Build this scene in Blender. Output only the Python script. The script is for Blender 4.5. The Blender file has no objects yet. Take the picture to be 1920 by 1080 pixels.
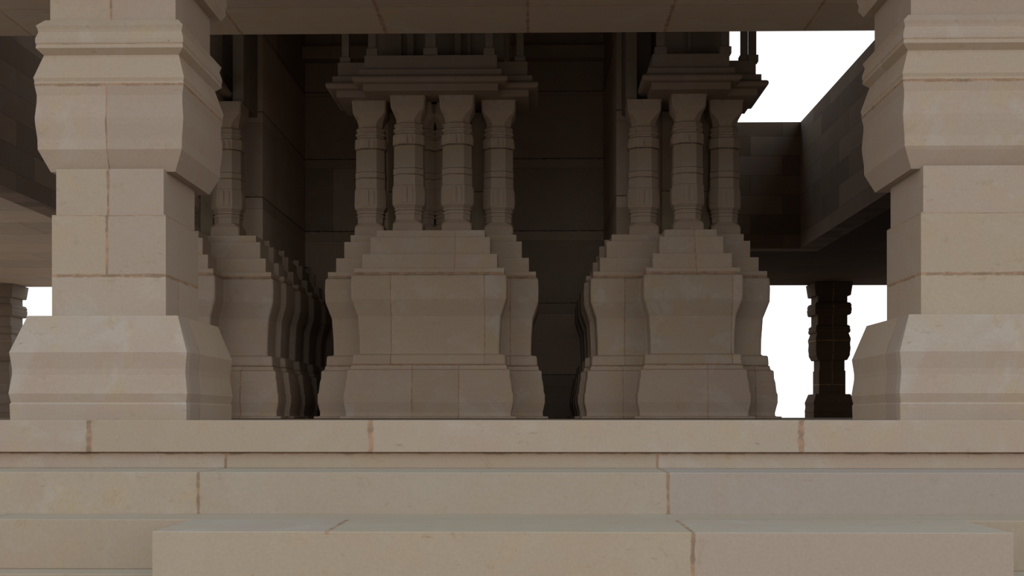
import bpy, bmesh, math, random
from mathutils import Vector
random.seed(4)
C = bpy.context.scene.collection
S = bpy.context.scene

# ------------------------------------------------------------------ materials
def stone(name, joints=(), bricks=None, tint=(1, 1, 1), grain=1.0, warp=0.0035,
          jcol=(0.40, 0.225, 0.125), vary=0.10, bump=0.09, mottling=1.0, gloss=1.0, patches=()):
    """joints: list of (axis, value, halfwidth, [(axis, lo, hi), ...]) in object space.
       bricks: (brick_width, row_height, offset_u, offset_v, mortar)"""
    m = bpy.data.materials.new(name); m.use_nodes = True
    nt = m.node_tree; N = nt.nodes; L = nt.links
    N.clear()
    def n(t, **k):
        x = N.new(t)
        for a, b in k.items(): setattr(x, a, b)
        return x
    def inp(x, i, v):
        if isinstance(v, bpy.types.NodeSocket): L.new(v, x.inputs[i])
        else: x.inputs[i].default_value = v
    def mth(op, a, b=0.0, c=None, clamp=False):
        x = n('ShaderNodeMath', operation=op, use_clamp=clamp)
        inp(x, 0, a); inp(x, 1, b)
        if c is not None: inp(x, 2, c)
        return x.outputs[0]
    def mix(f, a, b, blend='MIX'):
        x = n('ShaderNodeMix', data_type='RGBA', blend_type=blend)
        inp(x, 0, f); inp(x, 6, a); inp(x, 7, b)
        return x.outputs[2]
    def noise(vec, sc, det=4, rough=0.55, dist=0.0):
        x = n('ShaderNodeTexNoise'); inp(x, 'Vector', vec); inp(x, 'Scale', sc)
        inp(x, 'Detail', det); inp(x, 'Roughness', rough); inp(x, 'Distortion', dist)
        return x
    def smooth(v, lo, hi, to0=0.0, to1=1.0):
        x = n('ShaderNodeMapRange', interpolation_type='SMOOTHSTEP')
        inp(x, 0, v); inp(x, 1, lo); inp(x, 2, hi); inp(x, 3, to0); inp(x, 4, to1)
        return x.outputs[0]
    out = n('ShaderNodeOutputMaterial'); bs = n('ShaderNodeBsdfPrincipled')
    L.new(bs.outputs[0], out.inputs[0])
    bs.inputs['Roughness'].default_value = 0.72 + 0.23 * (1 - gloss)
    bs.inputs['Specular IOR Level'].default_value = 0.35 * gloss
    co = n('ShaderNodeTexCoord').outputs['Object']
    sep = n('ShaderNodeSeparateXYZ'); L.new(co, sep.inputs[0])
    ax = {'x': sep.outputs[0], 'y': sep.outputs[1], 'z': sep.outputs[2]}
    # rough edge wobble for the joints
    wn = noise(co, 9.0, 5, 0.7)
    wob = mth('MULTIPLY', mth('SUBTRACT', wn.outputs['Fac'], 0.5), warp * 4)
    cell = None; jm = None
    def inside(cons):
        g = None
        for a, lo, hi in cons:
            t = mth('MULTIPLY', mth('GREATER_THAN', ax[a], lo), mth('LESS_THAN', ax[a], hi))
            g = t if g is None else mth('MULTIPLY', g, t)
        return g
    for k, (a, v, w, cons) in enumerate(joints):
        g = inside(cons) if cons else None
        d = mth('ABSOLUTE', mth('SUBTRACT', mth('ADD', ax[a], wob), v))
        wv = noise(co, 14.0 + k, 3, 0.7)
        ww = mth('MULTIPLY', smooth(wv.outputs['Fac'], 0.35, 0.72, 0.65, 1.45), w)
        e = mth('LESS_THAN', d, ww)
        e = mth('SUBTRACT', 1.0, smooth(mth('DIVIDE', d, ww), 0.55, 1.25))
        if g: e = mth('MULTIPLY', e, g)
        jm = e if jm is None else mth('MAXIMUM', jm, e)
        s = mth('GREATER_THAN', ax[a], v)
        if g: s = mth('MULTIPLY', s, g)
        s = mth('MULTIPLY', s, 1.37 + 2.11 * k)
        cell = s if cell is None else mth('ADD', cell, s)
    if bricks:
        bw, rh, ou, ov, mo = bricks
        nor = n('ShaderNodeNewGeometry').outputs['True Normal']
        ns = n('ShaderNodeSeparateXYZ'); L.new(nor, ns.inputs[0])
        fx = mth('GREATER_THAN', mth('ABSOLUTE', ns.outputs[0]), 0.6)
        fz = mth('GREATER_THAN', mth('ABSOLUTE', ns.outputs[2]), 0.75)
        # u = y on x-facing sides else x ; v = y on horizontal sides else z
        u = mth('ADD', mth('MULTIPLY', ax['y'], fx), mth('MULTIPLY', ax['x'], mth('SUBTRACT', 1.0, fx)))
        v = mth('ADD', mth('MULTIPLY', ax['y'], fz), mth('MULTIPLY', ax['z'], mth('SUBTRACT', 1.0, fz)))
        cb = n('ShaderNodeCombineXYZ')
        L.new(mth('ADD', mth('ADD', u, ou), mth('MULTIPLY', wob, 0.6)), cb.inputs[0])
        L.new(mth('ADD', mth('ADD', v, ov), mth('MULTIPLY', wob, 0.6)), cb.inputs[1])
        br = n('ShaderNodeTexBrick'); L.new(cb.outputs[0], br.inputs['Vector'])
        br.offset = 0.5; br.squash = 1.0
        inp(br, 'Color1', (0, 0, 0, 1)); inp(br, 'Color2', (1, 1, 1, 1)); inp(br, 'Mortar', (0.5, 0.5, 0.5, 1))
        inp(br, 'Scale', 1.0); inp(br, 'Mortar Size', mo); inp(br, 'Mortar Smooth', 0.3)
        inp(br, 'Brick Width', bw); inp(br, 'Row Height', rh)
        e = br.outputs['Fac']
        jm = e if jm is None else mth('MAXIMUM', jm, e)
        bc = n('ShaderNodeSeparateColor'); L.new(br.outputs['Color'], bc.inputs[0])
        s = mth('MULTIPLY', bc.outputs[0], 17.3)
        cell = s if cell is None else mth('ADD', cell, s)
    # mottled sandstone
    n1 = noise(co, 1.6, 4, 0.6, 0.3); n2 = noise(co, 4.5, 5, 0.6); n3 = noise(co, 60.0, 3, 0.6)
    t = tint
    t = (t[0] * 1.11, t[1] * 1.045, t[2] * 1.01)
    base = (0.365 * t[0], 0.304 * t[1], 0.240 * t[2], 1)
    warm = (0.385 * t[0], 0.302 * t[1], 0.192 * t[2], 1)
    pink = (0.360 * t[0], 0.276 * t[1], 0.218 * t[2], 1)
    pale = (0.400 * t[0], 0.360 * t[1], 0.312 * t[2], 1)
    col = mix(smooth(n1.outputs['Fac'], 0.44, 0.60, 0, 0.85), base, pink)
    col = mix(smooth(n2.outputs['Fac'], 0.50, 0.66, 0, 0.75 * mottling), col, warm)
    n4 = noise(co, 2.7, 5, 0.65, 0.5)
    col = mix(smooth(n4.outputs['Fac'], 0.50, 0.66, 0, 0.65 * mottling), col, pale)
    if cell is not None:
        wh = n('ShaderNodeTexWhiteNoise', noise_dimensions='1D'); L.new(cell, wh.inputs['W'])
        ws = n('ShaderNodeSeparateColor'); L.new(wh.outputs['Color'], ws.inputs[0])
        col = mix(mth('MULTIPLY', ws.outputs[0], 0.5), col, pink)
        col = mix(mth('MULTIPLY', ws.outputs[1], 0.42), col, warm)
        val = mth('ADD', 1.0 - vary, mth('MULTIPLY', ws.outputs[2], 2 * vary))
        vv = n('ShaderNodeCombineColor')
        for i in range(3): L.new(val, vv.inputs[i])
        col = mix(1.0, col, vv.outputs[0], 'MULTIPLY')
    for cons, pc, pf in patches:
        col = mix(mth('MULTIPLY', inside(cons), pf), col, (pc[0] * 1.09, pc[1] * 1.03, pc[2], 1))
    n5 = noise(co, 9.0, 6, 0.7, 0.6)
    col = mix(smooth(n5.outputs['Fac'], 0.58, 0.72, 0, 0.45), col, (0.285 * t[0], 0.215 * t[1], 0.140 * t[2], 1))
    # fine grain
    gr = smooth(n3.outputs['Fac'], 0.3, 0.7, 1 - 0.035 * grain, 1 + 0.03 * grain)
    gv = n('ShaderNodeCombineColor')
    for i in range(3): L.new(gr, gv.inputs[i])
    col = mix(1.0, col, gv.outputs[0], 'MULTIPLY')
    # short scratches and pits
    mp = n('ShaderNodeMapping'); L.new(co, mp.inputs[0]); mp.inputs['Scale'].default_value = (3.0, 3.0, 13.0)
    mp.inputs['Rotation'].default_value = (0.1, 0.15, 0.0)
    sc = noise(mp.outputs[0], 2.4, 6, 0.75)
    col = mix(smooth(sc.outputs['Fac'], 0.635, 0.70, 0, 0.5), col, (0.20 * t[0], 0.125 * t[1], 0.07 * t[2], 1))
    vo = n('ShaderNodeTexVoronoi'); L.new(co, vo.inputs['Vector']); vo.inputs['Scale'].default_value = 3.1
    vo.inputs['Randomness'].default_value = 1.0
    pit = mth('SUBTRACT', 1.0, smooth(vo.outputs['Distance'], 0.012, 0.03))
    col = mix(mth('MULTIPLY', pit, 0.55), col, (0.10, 0.065, 0.045, 1))
    if jm is not None:
        jc = mix(smooth(wn.outputs['Fac'], 0.4, 0.6), (jcol[0], jcol[1], jcol[2], 1), (jcol[0] * .55, jcol[1] * .6, jcol[2] * .65, 1))
        col = mix(mth('MULTIPLY', jm, 0.85), col, jc)
    L.new(col, bs.inputs['Base Color'])
    bp = n('ShaderNodeBump'); bp.inputs['Strength'].default_value = bump; bp.inputs['Distance'].default_value = 0.01
    h = mth('ADD', mth('MULTIPLY', n3.outputs['Fac'], 0.25), mth('MULTIPLY', n2.outputs['Fac'], 0.5))
    if jm is not None: h = mth('SUBTRACT', h, mth('MULTIPLY', jm, 0.5))
    L.new(h, bp.inputs['Height']); L.new(bp.outputs[0], bs.inputs['Normal'])
    return m

# ------------------------------------------------------------------ mesh helpers
def new_obj(name, bm, mat, parent=None, loc=None, bevel=0, origin=(0, 0, 0)):
    o3 = Vector(origin)
    if o3.length:
        bmesh.ops.translate(bm, verts=bm.verts, vec=-o3)
    bmesh.ops.recalc_face_normals(bm, faces=bm.faces)
    me = bpy.data.meshes.new(name); bm.to_mesh(me); bm.free()
    o = bpy.data.objects.new(name, me); C.objects.link(o)
    me.materials.append(mat)
    if parent: o.parent = parent
    if loc is not None: o.location = loc
    if bevel:
        b = o.modifiers.new('bevel', 'BEVEL'); b.width = bevel; b.segments = 2
        b.limit_method = 'ANGLE'; b.angle_limit = math.radians(50)
    return o
def struct(name, bm, mat, bevel=0):
    o = new_obj(name, bm, mat, bevel=bevel); o['kind'] = 'structure'; return o
def thing(name, label, cat, loc=(0, 0, 0), group=None):
    o = bpy.data.objects.new(name, None); C.objects.link(o); o.location = loc
    o['label'] = label; o['category'] = cat
    if group: o['group'] = group
    return o
def BM(): return bmesh.new()
def box(bm, x0, x1, y0, y1, z0, z1):
    v = [bm.verts.new(p) for p in ((x0, y0, z0), (x1, y0, z0), (x1, y1, z0), (x0, y1, z0),
                                   (x0, y0, z1), (x1, y0, z1), (x1, y1, z1), (x0, y1, z1))]
    for f in ((3, 2, 1, 0), (4, 5, 6, 7), (0, 1, 5, 4), (1, 2, 6, 5), (2, 3, 7, 6), (3, 0, 4, 7)):
        bm.faces.new([v[i] for i in f])
    return bm
def offset(poly, d):
    r = []; n = len(poly)
    for i, (x, y) in enumerate(poly):
        px, py = poly[i - 1]; qx, qy = poly[(i + 1) % n]
        def nm(ax_, ay, bx, by):
            dx, dy = bx - ax_, by - ay; l = math.hypot(dx, dy) or 1
            return dy / l, -dx / l
        n1 = nm(px, py, x, y); n2 = nm(x, y, qx, qy)
        if abs(n1[0] - n2[0]) + abs(n1[1] - n2[1]) < 1e-6: r.append((x + n1[0] * d, y + n1[1] * d))
        else: r.append((x + (n1[0] + n2[0]) * d, y + (n1[1] + n2[1]) * d))
    return r
def loft(bm, poly, prof, ys=1.0):
    """poly: axis-aligned CCW footprint; prof: [(offset, z), ...]"""
    rings = []
    for d, z in prof:
        rings.append([bm.verts.new((x, y * ys, z)) for x, y in offset(poly, d)])
    n = len(poly)
    for a, b in zip(rings, rings[1:]):
        for i in range(n):
            j = (i + 1) % n
            bm.faces.new((a[i], a[j], b[j], b[i]))
    bm.faces.new(rings[0][::-1]); bm.faces.new(rings[-1])
    return bm
def section(bm, prof, seg_wave=None):
    """prof: [(half, chamfer_ratio, z)] eight-sided sections from square to octagon"""
    rings = []
    for h, c, z in prof:
        k = h * (1 - c)
        pts = ((-k, -h), (k, -h), (h, -k), (h, k), (k, h), (-k, h), (-h, k), (-h, -k))
        rings.append([bm.verts.new((x, y, z)) for x, y in pts])
    for a, b in zip(rings, rings[1:]):
        for i in range(8):
            j = (i + 1) % 8
            bm.faces.new((a[i], a[j], b[j], b[i]))
    bm.faces.new(rings[0][::-1]); bm.faces.new(rings[-1])
    return bm
def sq(h): return [(-h, -h), (h, -h), (h, h), (-h, h)]
def sqloft(prof): return loft(BM(), sq(1), [(h - 1, z) for h, z in prof])

# ------------------------------------------------------------------ big square pillars
# joints in pillar-local space
J = lambda *a: list(a)
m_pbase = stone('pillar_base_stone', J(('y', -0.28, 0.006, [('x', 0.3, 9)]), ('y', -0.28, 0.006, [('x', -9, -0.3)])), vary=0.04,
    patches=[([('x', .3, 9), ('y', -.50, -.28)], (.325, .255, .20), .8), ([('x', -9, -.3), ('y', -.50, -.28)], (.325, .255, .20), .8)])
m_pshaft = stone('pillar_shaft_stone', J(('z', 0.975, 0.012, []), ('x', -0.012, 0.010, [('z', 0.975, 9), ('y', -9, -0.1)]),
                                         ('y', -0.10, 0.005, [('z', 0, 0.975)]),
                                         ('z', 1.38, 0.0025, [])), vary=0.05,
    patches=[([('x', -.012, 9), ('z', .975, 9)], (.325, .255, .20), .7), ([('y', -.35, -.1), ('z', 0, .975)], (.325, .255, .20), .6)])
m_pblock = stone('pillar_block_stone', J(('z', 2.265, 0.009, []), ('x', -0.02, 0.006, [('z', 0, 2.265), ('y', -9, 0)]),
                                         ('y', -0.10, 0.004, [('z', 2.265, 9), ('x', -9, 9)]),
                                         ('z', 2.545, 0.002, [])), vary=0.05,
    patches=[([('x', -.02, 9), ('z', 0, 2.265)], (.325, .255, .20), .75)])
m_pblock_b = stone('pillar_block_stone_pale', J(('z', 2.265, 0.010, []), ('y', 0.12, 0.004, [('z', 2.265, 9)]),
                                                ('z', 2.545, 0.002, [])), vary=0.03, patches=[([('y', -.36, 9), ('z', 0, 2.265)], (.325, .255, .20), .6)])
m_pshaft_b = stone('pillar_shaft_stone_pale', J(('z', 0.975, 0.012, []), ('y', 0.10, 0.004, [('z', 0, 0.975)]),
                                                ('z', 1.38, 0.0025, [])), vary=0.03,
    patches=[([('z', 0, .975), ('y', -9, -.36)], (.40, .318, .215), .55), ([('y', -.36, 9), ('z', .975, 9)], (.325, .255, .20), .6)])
m_shade_pillar = stone('far_pillar_shade_stone', tint=(.22, .19, .16), joints=J(('z', 2.265, 0.012, []), ('z', 0.975, 0.012, []), ('x', 0.0, 0.008, [('z', 0.975, 9)])), vary=0.06, gloss=0.1)  # near-black tint paints in the deep shade on the right far pillar

def big_pillar(label, x, y, mats=(m_pbase, m_pshaft, m_pblock), setback=0.12, group=None):
    t = thing('square_pier', label, 'pillar', (x, y, 0), group)
    base = [(.584, 0), (.587, .105), (.580, .116), (.592, .175), (.576, .30), (.576, .34), (.589, .447), (.503, .695)]
    new_obj('pillar_base', sqloft([(h, z) for h, z in base]), mats[0], t)
    new_obj('lower_shaft', sqloft([(.387, .69), (.387, 1.385), (.366, 1.387), (.366, 1.70)]), mats[1], t)
    k = 1.022
    blk = [(.422, 1.655), (.485, 1.793), (.486, 1.86), (.497, 1.96), (.499, 2.0), (.490, 2.10), (.489, 2.15), (.502, 2.225), (.500, 2.24),
           (.506, 2.262), (.455, 2.425), (.495, 2.462), (.492, 2.485), (.497, 2.50), (.497, 2.525), (.489, 2.55), (.482, 2.572),
           (.486, 2.590), (.494, 2.612), (.45, 2.660)]
    g = 1.012
    bmk = sqloft([(h * g, z * k) for h, z in blk])
    bmesh.ops.translate(bmk, verts=bmk.verts, vec=(0, setback, 0))
    new_obj('capital_block', bmk, mats[2], t)
    up = sqloft([(.43, 2.715), (.43, 3.72)])
    bmesh.ops.translate(up, verts=up.verts, vec=(0, setback, 0))
    new_obj('upper_shaft', up, mats[1], t)
    rg = sqloft([(.495, 3.02), (.528, 3.075), (.522, 3.11), (.532, 3.14), (.532, 3.22), (.520, 3.25), (.532, 3.29), (.50, 3.37), (.431, 3.39)])
    bmesh.ops.translate(rg, verts=rg.verts, vec=(0, setback, 0))
    new_obj('collar_moulding', rg, mats[2], t)
    br = sqloft([(.50, 3.58), (.515, 3.60), (.56, 3.96)])
    bmesh.ops.translate(br, verts=br.verts, vec=(0, setback, 0))
    new_obj('bracket_capital', br, mats[2], t)
    return t
PY = 8.40
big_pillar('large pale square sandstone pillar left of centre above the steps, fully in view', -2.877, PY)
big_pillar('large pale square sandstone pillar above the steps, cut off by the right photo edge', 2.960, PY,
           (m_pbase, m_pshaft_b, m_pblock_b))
fp = (m_shade_pillar,) * 3
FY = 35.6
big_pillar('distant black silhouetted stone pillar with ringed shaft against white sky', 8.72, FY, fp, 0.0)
fp = (stone('far_pillar_half_shade_stone', J(('z', 2.265, 0.012, []), ('z', 0.975, 0.012, [])), tint=(.42, .39, .36)),) * 3  # tint darkened all over to stand in for the pillar's shaded side
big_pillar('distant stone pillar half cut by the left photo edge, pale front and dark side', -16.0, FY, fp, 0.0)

# ------------------------------------------------------------------ stairs
st = thing('entrance_staircase', 'wide pale sandstone steps with orange mortar joints crossing the foreground', 'steps', (0, 7.45, -1.3))
O = (0, 7.45, -1.3)
def stair_part(name, bm, joints, patches=(), **k):
    # joints given in world coordinates
    off = {'x': O[0], 'y': O[1], 'z': O[2]}
    js = [(a, v - off[a], w, [(c, lo - off[c], hi - off[c]) for c, lo, hi in cons]) for a, v, w, cons in joints]
    pt = [([(c, lo - off[c], hi - off[c]) for c, lo, hi in cons], pc, pf) for cons, pc, pf in patches]
    return new_obj(name, bm, stone(name + '_stone', js, patches=pt, **k), st, origin=O, bevel=0.004)
X0, X1 = -6.0, 6.0
stair_part('edge_slab', box(BM(), X0, X1, 7.45, 7.7, -0.20, 0.0),
           [('x', -2.800, 0.020, []), ('x', -1.027, 0.018, []), ('x', 1.652, 0.020, [])], vary=0.05)
stair_part('under_course', box(BM(), X0, X1, 7.485, 7.7, -0.302, -0.203),
           [('x', -1.945, 0.012, []), ('x', 0.765, 0.008, []), ('z', -0.203, 0.010, [])], vary=0.05)
stair_part('upper_step', box(BM(), X0, X1, 6.94, 7.485, -0.548, -0.302),
           [('x', -1.965, 0.011, []), ('x', 0.772, 0.011, []), ('x', 3.05, 0.008, []), ('x', -3.6, 0.008, [])], vary=0.03,
           patches=[([('x', -1.965, .772)], (.355, .295, .228), .6), ([('x', .772, 9)], (.325, .27, .23), .7)])
stair_part('middle_step', box(BM(), X0, X1, 6.56, 7.3, -0.82, -0.545),
           [('x', -3.05, 0.008, []), ('x', 3.0, 0.008, [])], vary=0.05)
stair_part('projecting_step', box(BM(), -1.892, 2.335, 5.87, 6.56, -0.96, -0.545),
           [('x', -1.028, 0.012, [('z', -.56, 0), ('y', 0, 9)]), ('x', 0.775, 0.012, [])], vary=0.03,
           patches=[([('x', -9, .775), ('y', 0, 5.9)], (.395, .312, .215), .6), ([('x', .775, 9), ('y', 0, 5.9)], (.37, .295, .235), .7)])
stair_part('lower_step', box(BM(), X0, X1, 6.36, 7.0, -1.06, -0.82),
           [('x', -3.0, 0.008, []), ('x', 2.9, 0.008, [])], vary=0.05)
stair_part('bottom_step', box(BM(), X0, X1, 5.4, 7.0, -1.30, -0.96), [('x', -0.9, 0.01, [])], vary=0.05)

# ------------------------------------------------------------------ setting
m_floor = stone('floor_paving', bricks=(1.8, 0.9, 0.3, 0.2, 0.008), tint=(.6, .57, .54))  # tint darkened to cut light bounced up to the eaves
struct('floor', box(BM(), -4.4, 4.6, 7.7, 12.3, -0.3, 0.0), m_floor)
m_floor2 = stone('court_paving', bricks=(1.6, 0.8, 0.3, 0.2, 0.008), tint=(.5, .45, .42), gloss=.4)  # kept dark so less floor bounce reaches the shrine tops
struct('floor.001', box(BM(), -9.3, 14.5, 12.3, 40.0, -0.3, 0.0), m_floor2)  # unseen rear stretch, lengthened to keep light from below off the soffit
FZ = 3.97
struct('floor.002', box(BM(), -17.6, -14.2, 13.0, 37.5, -0.3, 0.0), m_floor2)
m_ceil = stone('porch_ceiling_stone', J(('y', 11.48, 0.006, []), ('x', -3.02, 0.015, []), ('x', -1.53, 0.022, []), ('x', -0.07, 0.018, []),
                                       ('x', 1.33, 0.018, []), ('x', 2.75, 0.016, []), ('x', -5.2, 0.01, []), ('x', 4.4, 0.01, [])), vary=0.09)
struct('ceiling', box(BM(), -8.2, 8.2, 7.3, 12.28, FZ, FZ + 0.6), m_ceil)
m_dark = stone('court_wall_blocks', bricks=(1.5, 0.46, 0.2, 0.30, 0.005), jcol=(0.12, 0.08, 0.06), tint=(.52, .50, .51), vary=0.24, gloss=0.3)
# unseen wall above the porch roof, added to block light from the front
struct('wall_light_block_porch', box(BM(), -8.2, 8.2, 11.7, 12.28, FZ + 0.6, 9.9), m_dark)
struct('wall_light_block_front_right', box(BM(), 4.6, 14.5, 12.3, 12.9, 0, FZ - .01), m_dark)  # unseen wall, added to keep front light out of the right gallery
struct('wall_light_block_outer_right', box(BM(), 14.0, 14.5, 12.9, 31.0, 0, FZ + 0.05), m_dark)  # added out of view to darken the right gallery
RX, LX, BY = 6.22, -9.10, 28.1
struct('wall_right', box(BM(), RX, RX + 0.5, 12.9, BY + 0.5, FZ, 6.93), m_dark)
struct('wall_rear', box(BM(), LX - .5, RX, BY, BY + 0.5, FZ, 6.93), m_dark)
struct('wall_left', box(BM(), LX - .5, LX, 12.9, BY, FZ, 9.9), m_dark)  # upper part is out of view, raised to block side light
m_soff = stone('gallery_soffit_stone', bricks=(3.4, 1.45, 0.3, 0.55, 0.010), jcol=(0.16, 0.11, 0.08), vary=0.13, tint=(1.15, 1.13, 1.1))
m_soff_shade = stone('gallery_soffit_stone_shade', bricks=(2.0, 1.45, 0.3, 0.55, 0.010), jcol=(0.08, 0.06, 0.05), tint=(.25, .22, .2), gloss=0.1)  # same soffit stone with the gallery's shade put into its colour
SY = 36.0
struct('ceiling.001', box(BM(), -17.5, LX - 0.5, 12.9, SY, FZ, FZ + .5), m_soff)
struct('ceiling.002', box(BM(), RX + 0.5, 14.5, 12.9, SY, FZ, FZ + .5), m_soff_shade)
struct('ceiling.003', box(BM(), LX - 0.5, RX + 0.5, BY + 0.5, SY, FZ, FZ + .5), m_soff_shade)
struct('ceiling_light_block_high', box(BM(), LX - 0.5, RX + 1.2, 12.3, BY + 0.6, 9.9, 10.3), m_dark)  # unseen high roof, added to darken the court

struct('ceiling_light_block_low', box(BM(), LX, RX, 12.28, 20.2, 6.8, 7.1), m_dark)  # lower roof out of view, added to stop light from the upper gap
# ------------------------------------------------------------------ shrine core (recess walls)
YS = 0.974
m_core = stone('recess_wall_blocks', J(('z', 3.01, 0.010, []), ('z', 4.17, 0.010, []), ('z', 5.25, 0.008, []), ('z', 1.85, 0.008, []), ('z', 0.70, 0.008, [])),
               bricks=(2.9, 1.17, 0.35, 0.66, 0.002), jcol=(0.10, 0.06, 0.045), tint=(1.22, 1.24, 1.26), vary=0.22, grain=1.6)
m_core_l = stone('pier_wall_blocks', J(('z', 3.0, 0.010, []), ('z', 4.12, 0.008, [])), jcol=(0.20, 0.10, 0.06), tint=(.80, .78, .76), vary=0.12)
AX = -1.30   # symmetry axis of the shrine front
def mir(poly): return [(2 * AX - x, y) for x, y in poly][::-1]
def cube_w(bm, x0, x1, y0, y1, z0, z1): return box(bm, x0, x1, y0 * YS, y1 * YS, z0, z1)
b = BM(); cube_w(b, -5.2, 2.6, 19.7, 20.3, 0, 7.0)
struct('wall_back', b, m_core)
b = BM(); cube_w(b, 1.10, 2.50, 16.6, 19.68, 2.36, 7.0)
struct('wall_recess_right', b, m_core)
b = BM(); cube_w(b, 2 * AX - 2.50, 2 * AX - 1.10, 16.6, 19.68, 2.36, 7.0)
struct('wall_recess_left', b, m_core)
b = BM(); cube_w(b, -3.70, 1.10, 19.45, 19.7, 5.72, 5.92)
struct('trim_1', b, m_core)
b = BM(); cube_w(b, -3.70, 1.10, 15.9, 19.7, 6.38, 6.7)
struct('ceiling.005', b, m_core)

# ------------------------------------------------------------------ aedicules
def lists(x0, x1, kind):
    j = [('z', 0.655, 0.007, []), ('z', 1.785, 0.009, [])]
    return j
PROF_BASE = [(.125, 0), (.125, .028), (.055, .03), (.055, .078), (.082, .20), (.082, .30), (.070, .33), (.058, .45), (.045, .50), (.040, .60),
             (.010, .605), (-.004, .665)]
PROF_BODY = [(-.010, .66), (-.018, .79), (-.092, .793), (-.088, 1.0), (-.072, 1.26), (0.0, 1.467), (0.004, 1.62), (0.0, 1.74), (-.012, 1.775)]
PROF_TOP = [(-.03, 1.774), (-.03, 1.85), (-.12, 1.852), (-.12, 2.035), (-.21, 2.037), (-.21, 2.256), (-.28, 2.258), (-.28, 2.352)]
EAVE = [(-.115, 4.081), (-.115, 4.164), (-.035, 4.166), (-.012, 4.173), (.004, 4.188), (.008, 4.208), (.004, 4.228), (-.012, 4.243), (-.035, 4.250)]
PARA = [(-.07, 4.25), (-.07, 4.335), (-.13, 4.337), (-.13, 4.525)]

def mini_pillar(parent, o, x, y, mats, half=None):
    """octagonal colonette with fluted bands, square foot and flaring capital"""
    z0 = 2.352
    t = bpy.data.objects.new('miniature_pillar', None); C.objects.link(t); t.parent = parent
    t.location = (x - o[0], y - o[1], z0 - o[2])
    OC = 0.50
    prof = [(.152, OC, .17), (.152, OC, .245), (.162, OC, .25), (.162, OC, .272), (.150, OC, .276), (.150, OC, .292), (.166, OC, .297), (.166, OC, .318),
            (.155, OC, .322), (.172, OC, .345), (.184, OC, .358), (.190, OC, .40), (.184, OC, .60), (.176, OC, .615), (.176, OC, .735),
            (.172, OC, .74), (.172, OC, .75), (.179, OC, .755), (.179, OC, .82), (.173, OC, .826), (.171, OC, 1.11),
            (.167, OC, 1.115), (.167, OC, 1.125), (.180, OC, 1.13), (.182, OC, 1.25), (.160, OC, 1.27), (.158, OC, 1.29), (.176, OC, 1.30), (.176, OC, 1.325),
            (.158, OC, 1.335), (.158, OC, 1.35), (.170, OC, 1.36), (.166, OC, 1.39), (.145, OC, 1.41), (.145, OC, 1.44)]
    def scaled(p): return [(h * 1.07, c, z) for h, c, z in p]
    sh = section(BM(), scaled(prof))
    # raised leaf slabs round the two carved bands
    for zc0, zc1, r in ((.385, .585, .199), (1.14, 1.24, .195)):
        for k in range(8):
            a = k * math.pi / 4
            for s in (-1, 1):
                cx, cy = r * math.sin(a), -r * math.cos(a)
                tx, ty = math.cos(a), math.sin(a)
                w = .026; d = .035 * s
                rr = 0.010
                ct = (cx + tx * d, cy + ty * d)
                v = []
                for zz, ww in ((zc0, w), (zc1 - .03, w), (zc1, w * .35)):
                    for e in (-1, 1):
                        for q in (-rr, rr):
                            v.append(sh.verts.new((ct[0] + tx * ww * e + math.sin(a) * q, ct[1] + ty * ww * e - math.cos(a) * q, zz)))
                def F(*i):
                    try: sh.faces.new([v[j] for j in i])
                    except ValueError: pass
                for l in (0, 4):
                    F(l + 1, l + 3, l + 7, l + 5); F(l, l + 4, l + 6, l + 2)
                    F(l, l + 1, l + 5, l + 4); F(l + 2, l + 6, l + 7, l + 3)
                F(0, 2, 3, 1); F(8, 9, 11, 10)
    new_obj('shaft', sh, mats, t)
    ft = section(BM(), [(.190, .06, 0), (.190, .06, .085), (.188, .12, .12), (.168, .28, .155), (.158, .42, .172), (.150, .5, .175)])
    new_obj('foot_block', ft, mats, t)
    cp = section(BM(), [(.155, .5, 1.435), (.160, .45, 1.46), (.172, .34, 1.50), (.200, .16, 1.55), (.214, .08, 1.59), (.218, .06, 1.70), (.224, .06, 1.705), (.224, .06, 1.73)])
    new_obj('capital', cp, mats, t)
    return t

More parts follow.
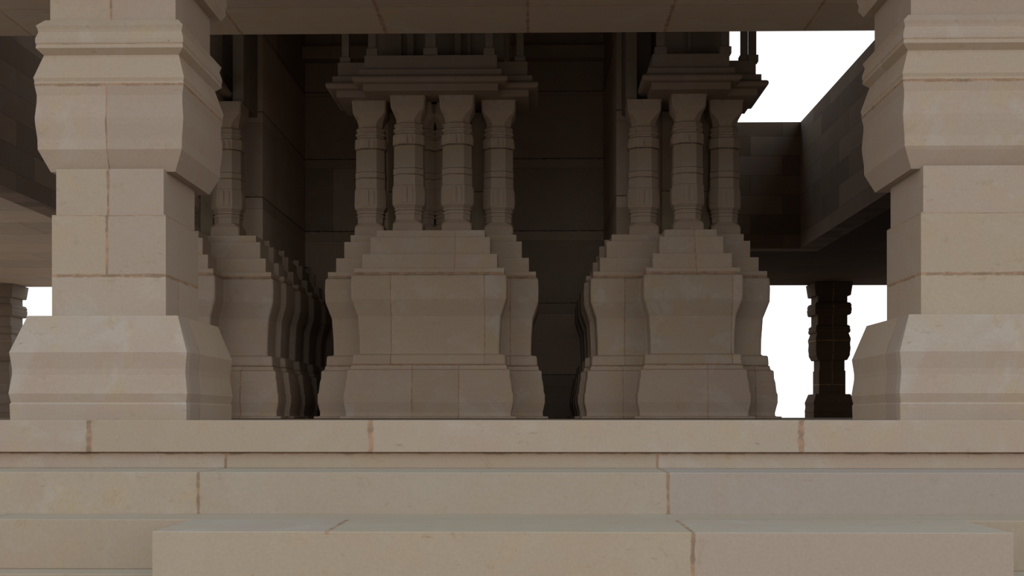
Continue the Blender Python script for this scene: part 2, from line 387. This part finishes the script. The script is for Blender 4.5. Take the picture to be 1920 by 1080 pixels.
def aedicule(name, label, ctr, poly, eave_poly, bands, pill, posts, panels, extra=(), mullions=()):
    o = (ctr, 15.9 * YS, 0)
    t = thing(name, label, 'shrine', o)
    xs = lambda v: v - ctr
    def mk(nm, prof, pl, js, bev=0.0, **k):
        bm = loft(BM(), pl, prof, YS)
        return new_obj(nm, bm, stone(nm + '_stone', js, **k), t, origin=o, bevel=bev)
    tn = (.97, .99, 1.01)
    mk('base_course', PROF_BASE, poly, [('x', xs(v), .007, []) for v in bands[0]] + [('z', .60, .002, []), ('z', .66, .006, [])], .012, tint=tn, vary=.07, mottling=1.4)
    mk('pedestal_body', PROF_BODY, poly, [('x', xs(v), .007, []) for v in bands[1]] + [('z', 1.77, .008, []), ('z', .664, .006, [])], .022, tint=tn, vary=.07, mottling=1.4)
    mk('stepped_top', PROF_TOP, poly, [('x', xs(v), .006, []) for v in bands[2]] + [('z', 1.79, .012, [])], .004, tint=tn, vary=.07, mottling=1.4)
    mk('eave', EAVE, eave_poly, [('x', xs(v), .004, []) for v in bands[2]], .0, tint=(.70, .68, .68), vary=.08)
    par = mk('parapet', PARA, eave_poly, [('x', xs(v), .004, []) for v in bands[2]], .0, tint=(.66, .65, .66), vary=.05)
    pm = stone('miniature_pillar_stone', J(('z', 1.12, .006, []), ('z', .825, .004, []), ('z', .745, .004, [])), tint=(.86, .85, .84), jcol=(.10, .07, .05), vary=.09, mottling=1.4)
    pm2 = stone('panel_stone', J(('z', 3.0, .010, []),), tint=(.95, .92, .88), jcol=(.20, .10, .06), vary=.05, patches=[([('z', 0, 3.0)], (.42, .36, .235), .7)])
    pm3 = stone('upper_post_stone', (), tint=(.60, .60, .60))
    for x, y in pill: mini_pillar(t, o, x, y * YS, pm)
    for x0, x1, y0, y1, z0, z1 in panels:
        new_obj('rear_panel', cube_w(BM(), x0, x1, y0, y1, z0, z1), pm2, t, origin=o, bevel=.008)
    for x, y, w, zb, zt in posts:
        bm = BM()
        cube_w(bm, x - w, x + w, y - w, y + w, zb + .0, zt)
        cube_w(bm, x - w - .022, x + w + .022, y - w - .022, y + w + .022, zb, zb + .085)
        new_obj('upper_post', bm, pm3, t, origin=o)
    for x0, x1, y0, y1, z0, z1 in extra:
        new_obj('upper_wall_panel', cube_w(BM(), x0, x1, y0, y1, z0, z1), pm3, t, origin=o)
    for x0, x1, y0, y1, z0, z1 in mullions:
        new_obj('mullion', cube_w(BM(), x0, x1, y0, y1, z0, z1), pm3, t, origin=o)
    return t

# central one
cpoly = [(-2.255, 15.0), (-.345, 15.0), (-.345, 15.4), (.043, 15.4), (.043, 17.3), (-2.643, 17.3), (-2.643, 15.4), (-2.255, 15.4)]
cevp = [(-2.255, 15.12), (-.345, 15.12), (-.345, 15.42), (.035, 15.42), (.035, 16.6), (-2.635, 16.6), (-2.635, 15.42), (-2.255, 15.42)]
Ht = 6.3
aedicule('central_shrine', 'broad stepped stone pedestal carrying a cluster of small pillars, centre of the dark hall', AX, cpoly, cevp,
         ([-1.50, -.93], [-1.77, -.31, -.62, .09], [-.99]),
         [(AX - .31, 15.68), (AX + .31, 15.68), (AX - .83, 15.93), (AX + .83, 15.93), (AX - .175, 16.02), (AX + .175, 16.02)],
         [(-2.03, 15.30, .045, 4.525, Ht), (AX, 15.30, .065, 4.525, Ht), (-.57, 15.30, .045, 4.525, Ht),
          (-2.42, 15.66, .045, 4.52, Ht), (-.19, 15.66, .045, 4.52, Ht)],
         [(AX - .95, AX + .95, 16.5, 17.3, 2.35, 6.35), (AX - .64, AX - .45, 16.2, 16.5, 2.35, 4.05), (AX + .45, AX + .68, 16.2, 16.5, 2.35, 4.05)],
         [(-1.98, -.62, 15.62, 15.75, 4.525, Ht), (-.62, -.40, 15.75, 15.85, 4.525, Ht)],
         [(-1.75, -1.70, 15.56, 15.64, 4.525, Ht), (-1.62, -1.54, 15.54, 15.64, 4.525, Ht), (-1.02, -.94, 15.54, 15.64, 4.525, Ht), (-.86, -.82, 15.56, 15.64, 4.525, Ht)])
# flanking ones
fb, fo = .72, .635
flank = [(fb, 19.48)]
for y1, y0 in ((19.40, 18.90), (18.48, 17.90), (17.44, 16.86), (16.46, 15.88)):
    flank += [(fb, y1), (fo, y1), (fo, y0), (fb if y0 > 16 else .70, y0)]
rpoly = [(1.33, 15.0), (2.54, 15.0), (2.54, 15.4), (2.94, 15.4), (2.94, 19.48)] + flank + [(.70, 15.4), (1.33, 15.4)]
revp = [(1.33, 15.12), (2.54, 15.12), (2.54, 15.42), (2.92, 15.42), (2.92, 16.6), (1.33, 16.6)]
def M(x): return 2 * AX - x
rp = [(1.94, 15.68), (1.40, 15.93), (2.45, 15.98)]
rposts = [(1.56, 15.30, .05, 4.525, Ht), (2.36, 15.30, .05, 4.525, Ht), (2.66, 15.66, .042, 4.52, Ht), (2.76, 15.64, .045, 4.52, Ht)]
rpan = [(1.67, 1.84, 16.2, 16.6, 2.35, 4.05), (2.18, 2.36, 16.25, 16.6, 2.35, 4.05)]
rex = [(1.60, 2.38, 15.62, 15.75, 4.525, Ht), (1.17, 1.31, 15.80, 16.6, 4.09, Ht), (1.31, 1.52, 16.1, 16.6, 4.09, Ht)]
rmul = [(1.94, 1.97, 15.56, 15.64, 4.525, Ht)]
aedicule('side_shrine', 'stepped stone pedestal with three visible small pillars, right of the dark recess', 1.93, rpoly, revp,
         ([2.10, 2.75, 1.1], [1.13, 2.41], [1.98]), rp, rposts, rpan, rex, rmul)
def Mb(bx): return [(M(x1), M(x0), *r) for x0, x1, *r in bx]
aedicule('side_shrine', 'stepped stone pedestal with a small pillar, half hidden behind the large left pillar', M(1.93), mir(rpoly), mir(revp),
         ([M(2.10), M(2.75), M(1.1)], [M(2.41)], [M(1.98)]), [(M(x), y) for x, y in rp], [(M(x), *r) for x, *r in rposts], Mb(rpan), Mb(rex), Mb(rmul))

# ------------------------------------------------------------------ sky
w = bpy.data.worlds.new('sky'); S.world = w; w.use_nodes = True
nt = w.node_tree; bg = nt.nodes['Background']
tc = nt.nodes.new('ShaderNodeTexCoord'); sp = nt.nodes.new('ShaderNodeSeparateXYZ'); rp_ = nt.nodes.new('ShaderNodeValToRGB')
mr = nt.nodes.new('ShaderNodeMapRange'); mr.inputs[1].default_value = -1; mr.inputs[2].default_value = 1
nt.links.new(tc.outputs['Generated'], sp.inputs[0]); nt.links.new(sp.outputs[2], mr.inputs[0]); nt.links.new(mr.outputs[0], rp_.inputs[0])
e = rp_.color_ramp.elements
e[0].position = 0.484; e[0].color = (.235, .22, .205, 1)
e[1].position = 0.5; e[1].color = (1.0, 1.0, 1.0, 1)
x = e.new(0.56); x.color = (1, 1, 1, 1)
x = e.new(0.68); x.color = (.66, .66, .66, 1)
x = e.new(0.86); x.color = (.52, .72, .88, 1)
nt.links.new(rp_.outputs[0], bg.inputs[0]); bg.inputs[1].default_value = 1.6

# ------------------------------------------------------------------ camera
f = 2240.0; theta = math.atan((1003 - 960) / f)
cam = bpy.data.cameras.new('camera'); co = bpy.data.objects.new('camera', cam); C.objects.link(co)
cam.sensor_width = 36; cam.sensor_fit = 'HORIZONTAL'; cam.lens = f / 1920 * 36
cam.shift_y = (782 - 540) / 1920
cam.clip_end = 500; cam.clip_start = .05
co.location = (0, 0, .02); co.rotation_euler = (math.radians(90), 0, theta)
S.camera = co
vs = S.view_settings
vs.view_transform = 'Standard'; vs.look = 'None'; vs.gamma = 1; vs.exposure = -0.08; vs.use_curve_mapping = False
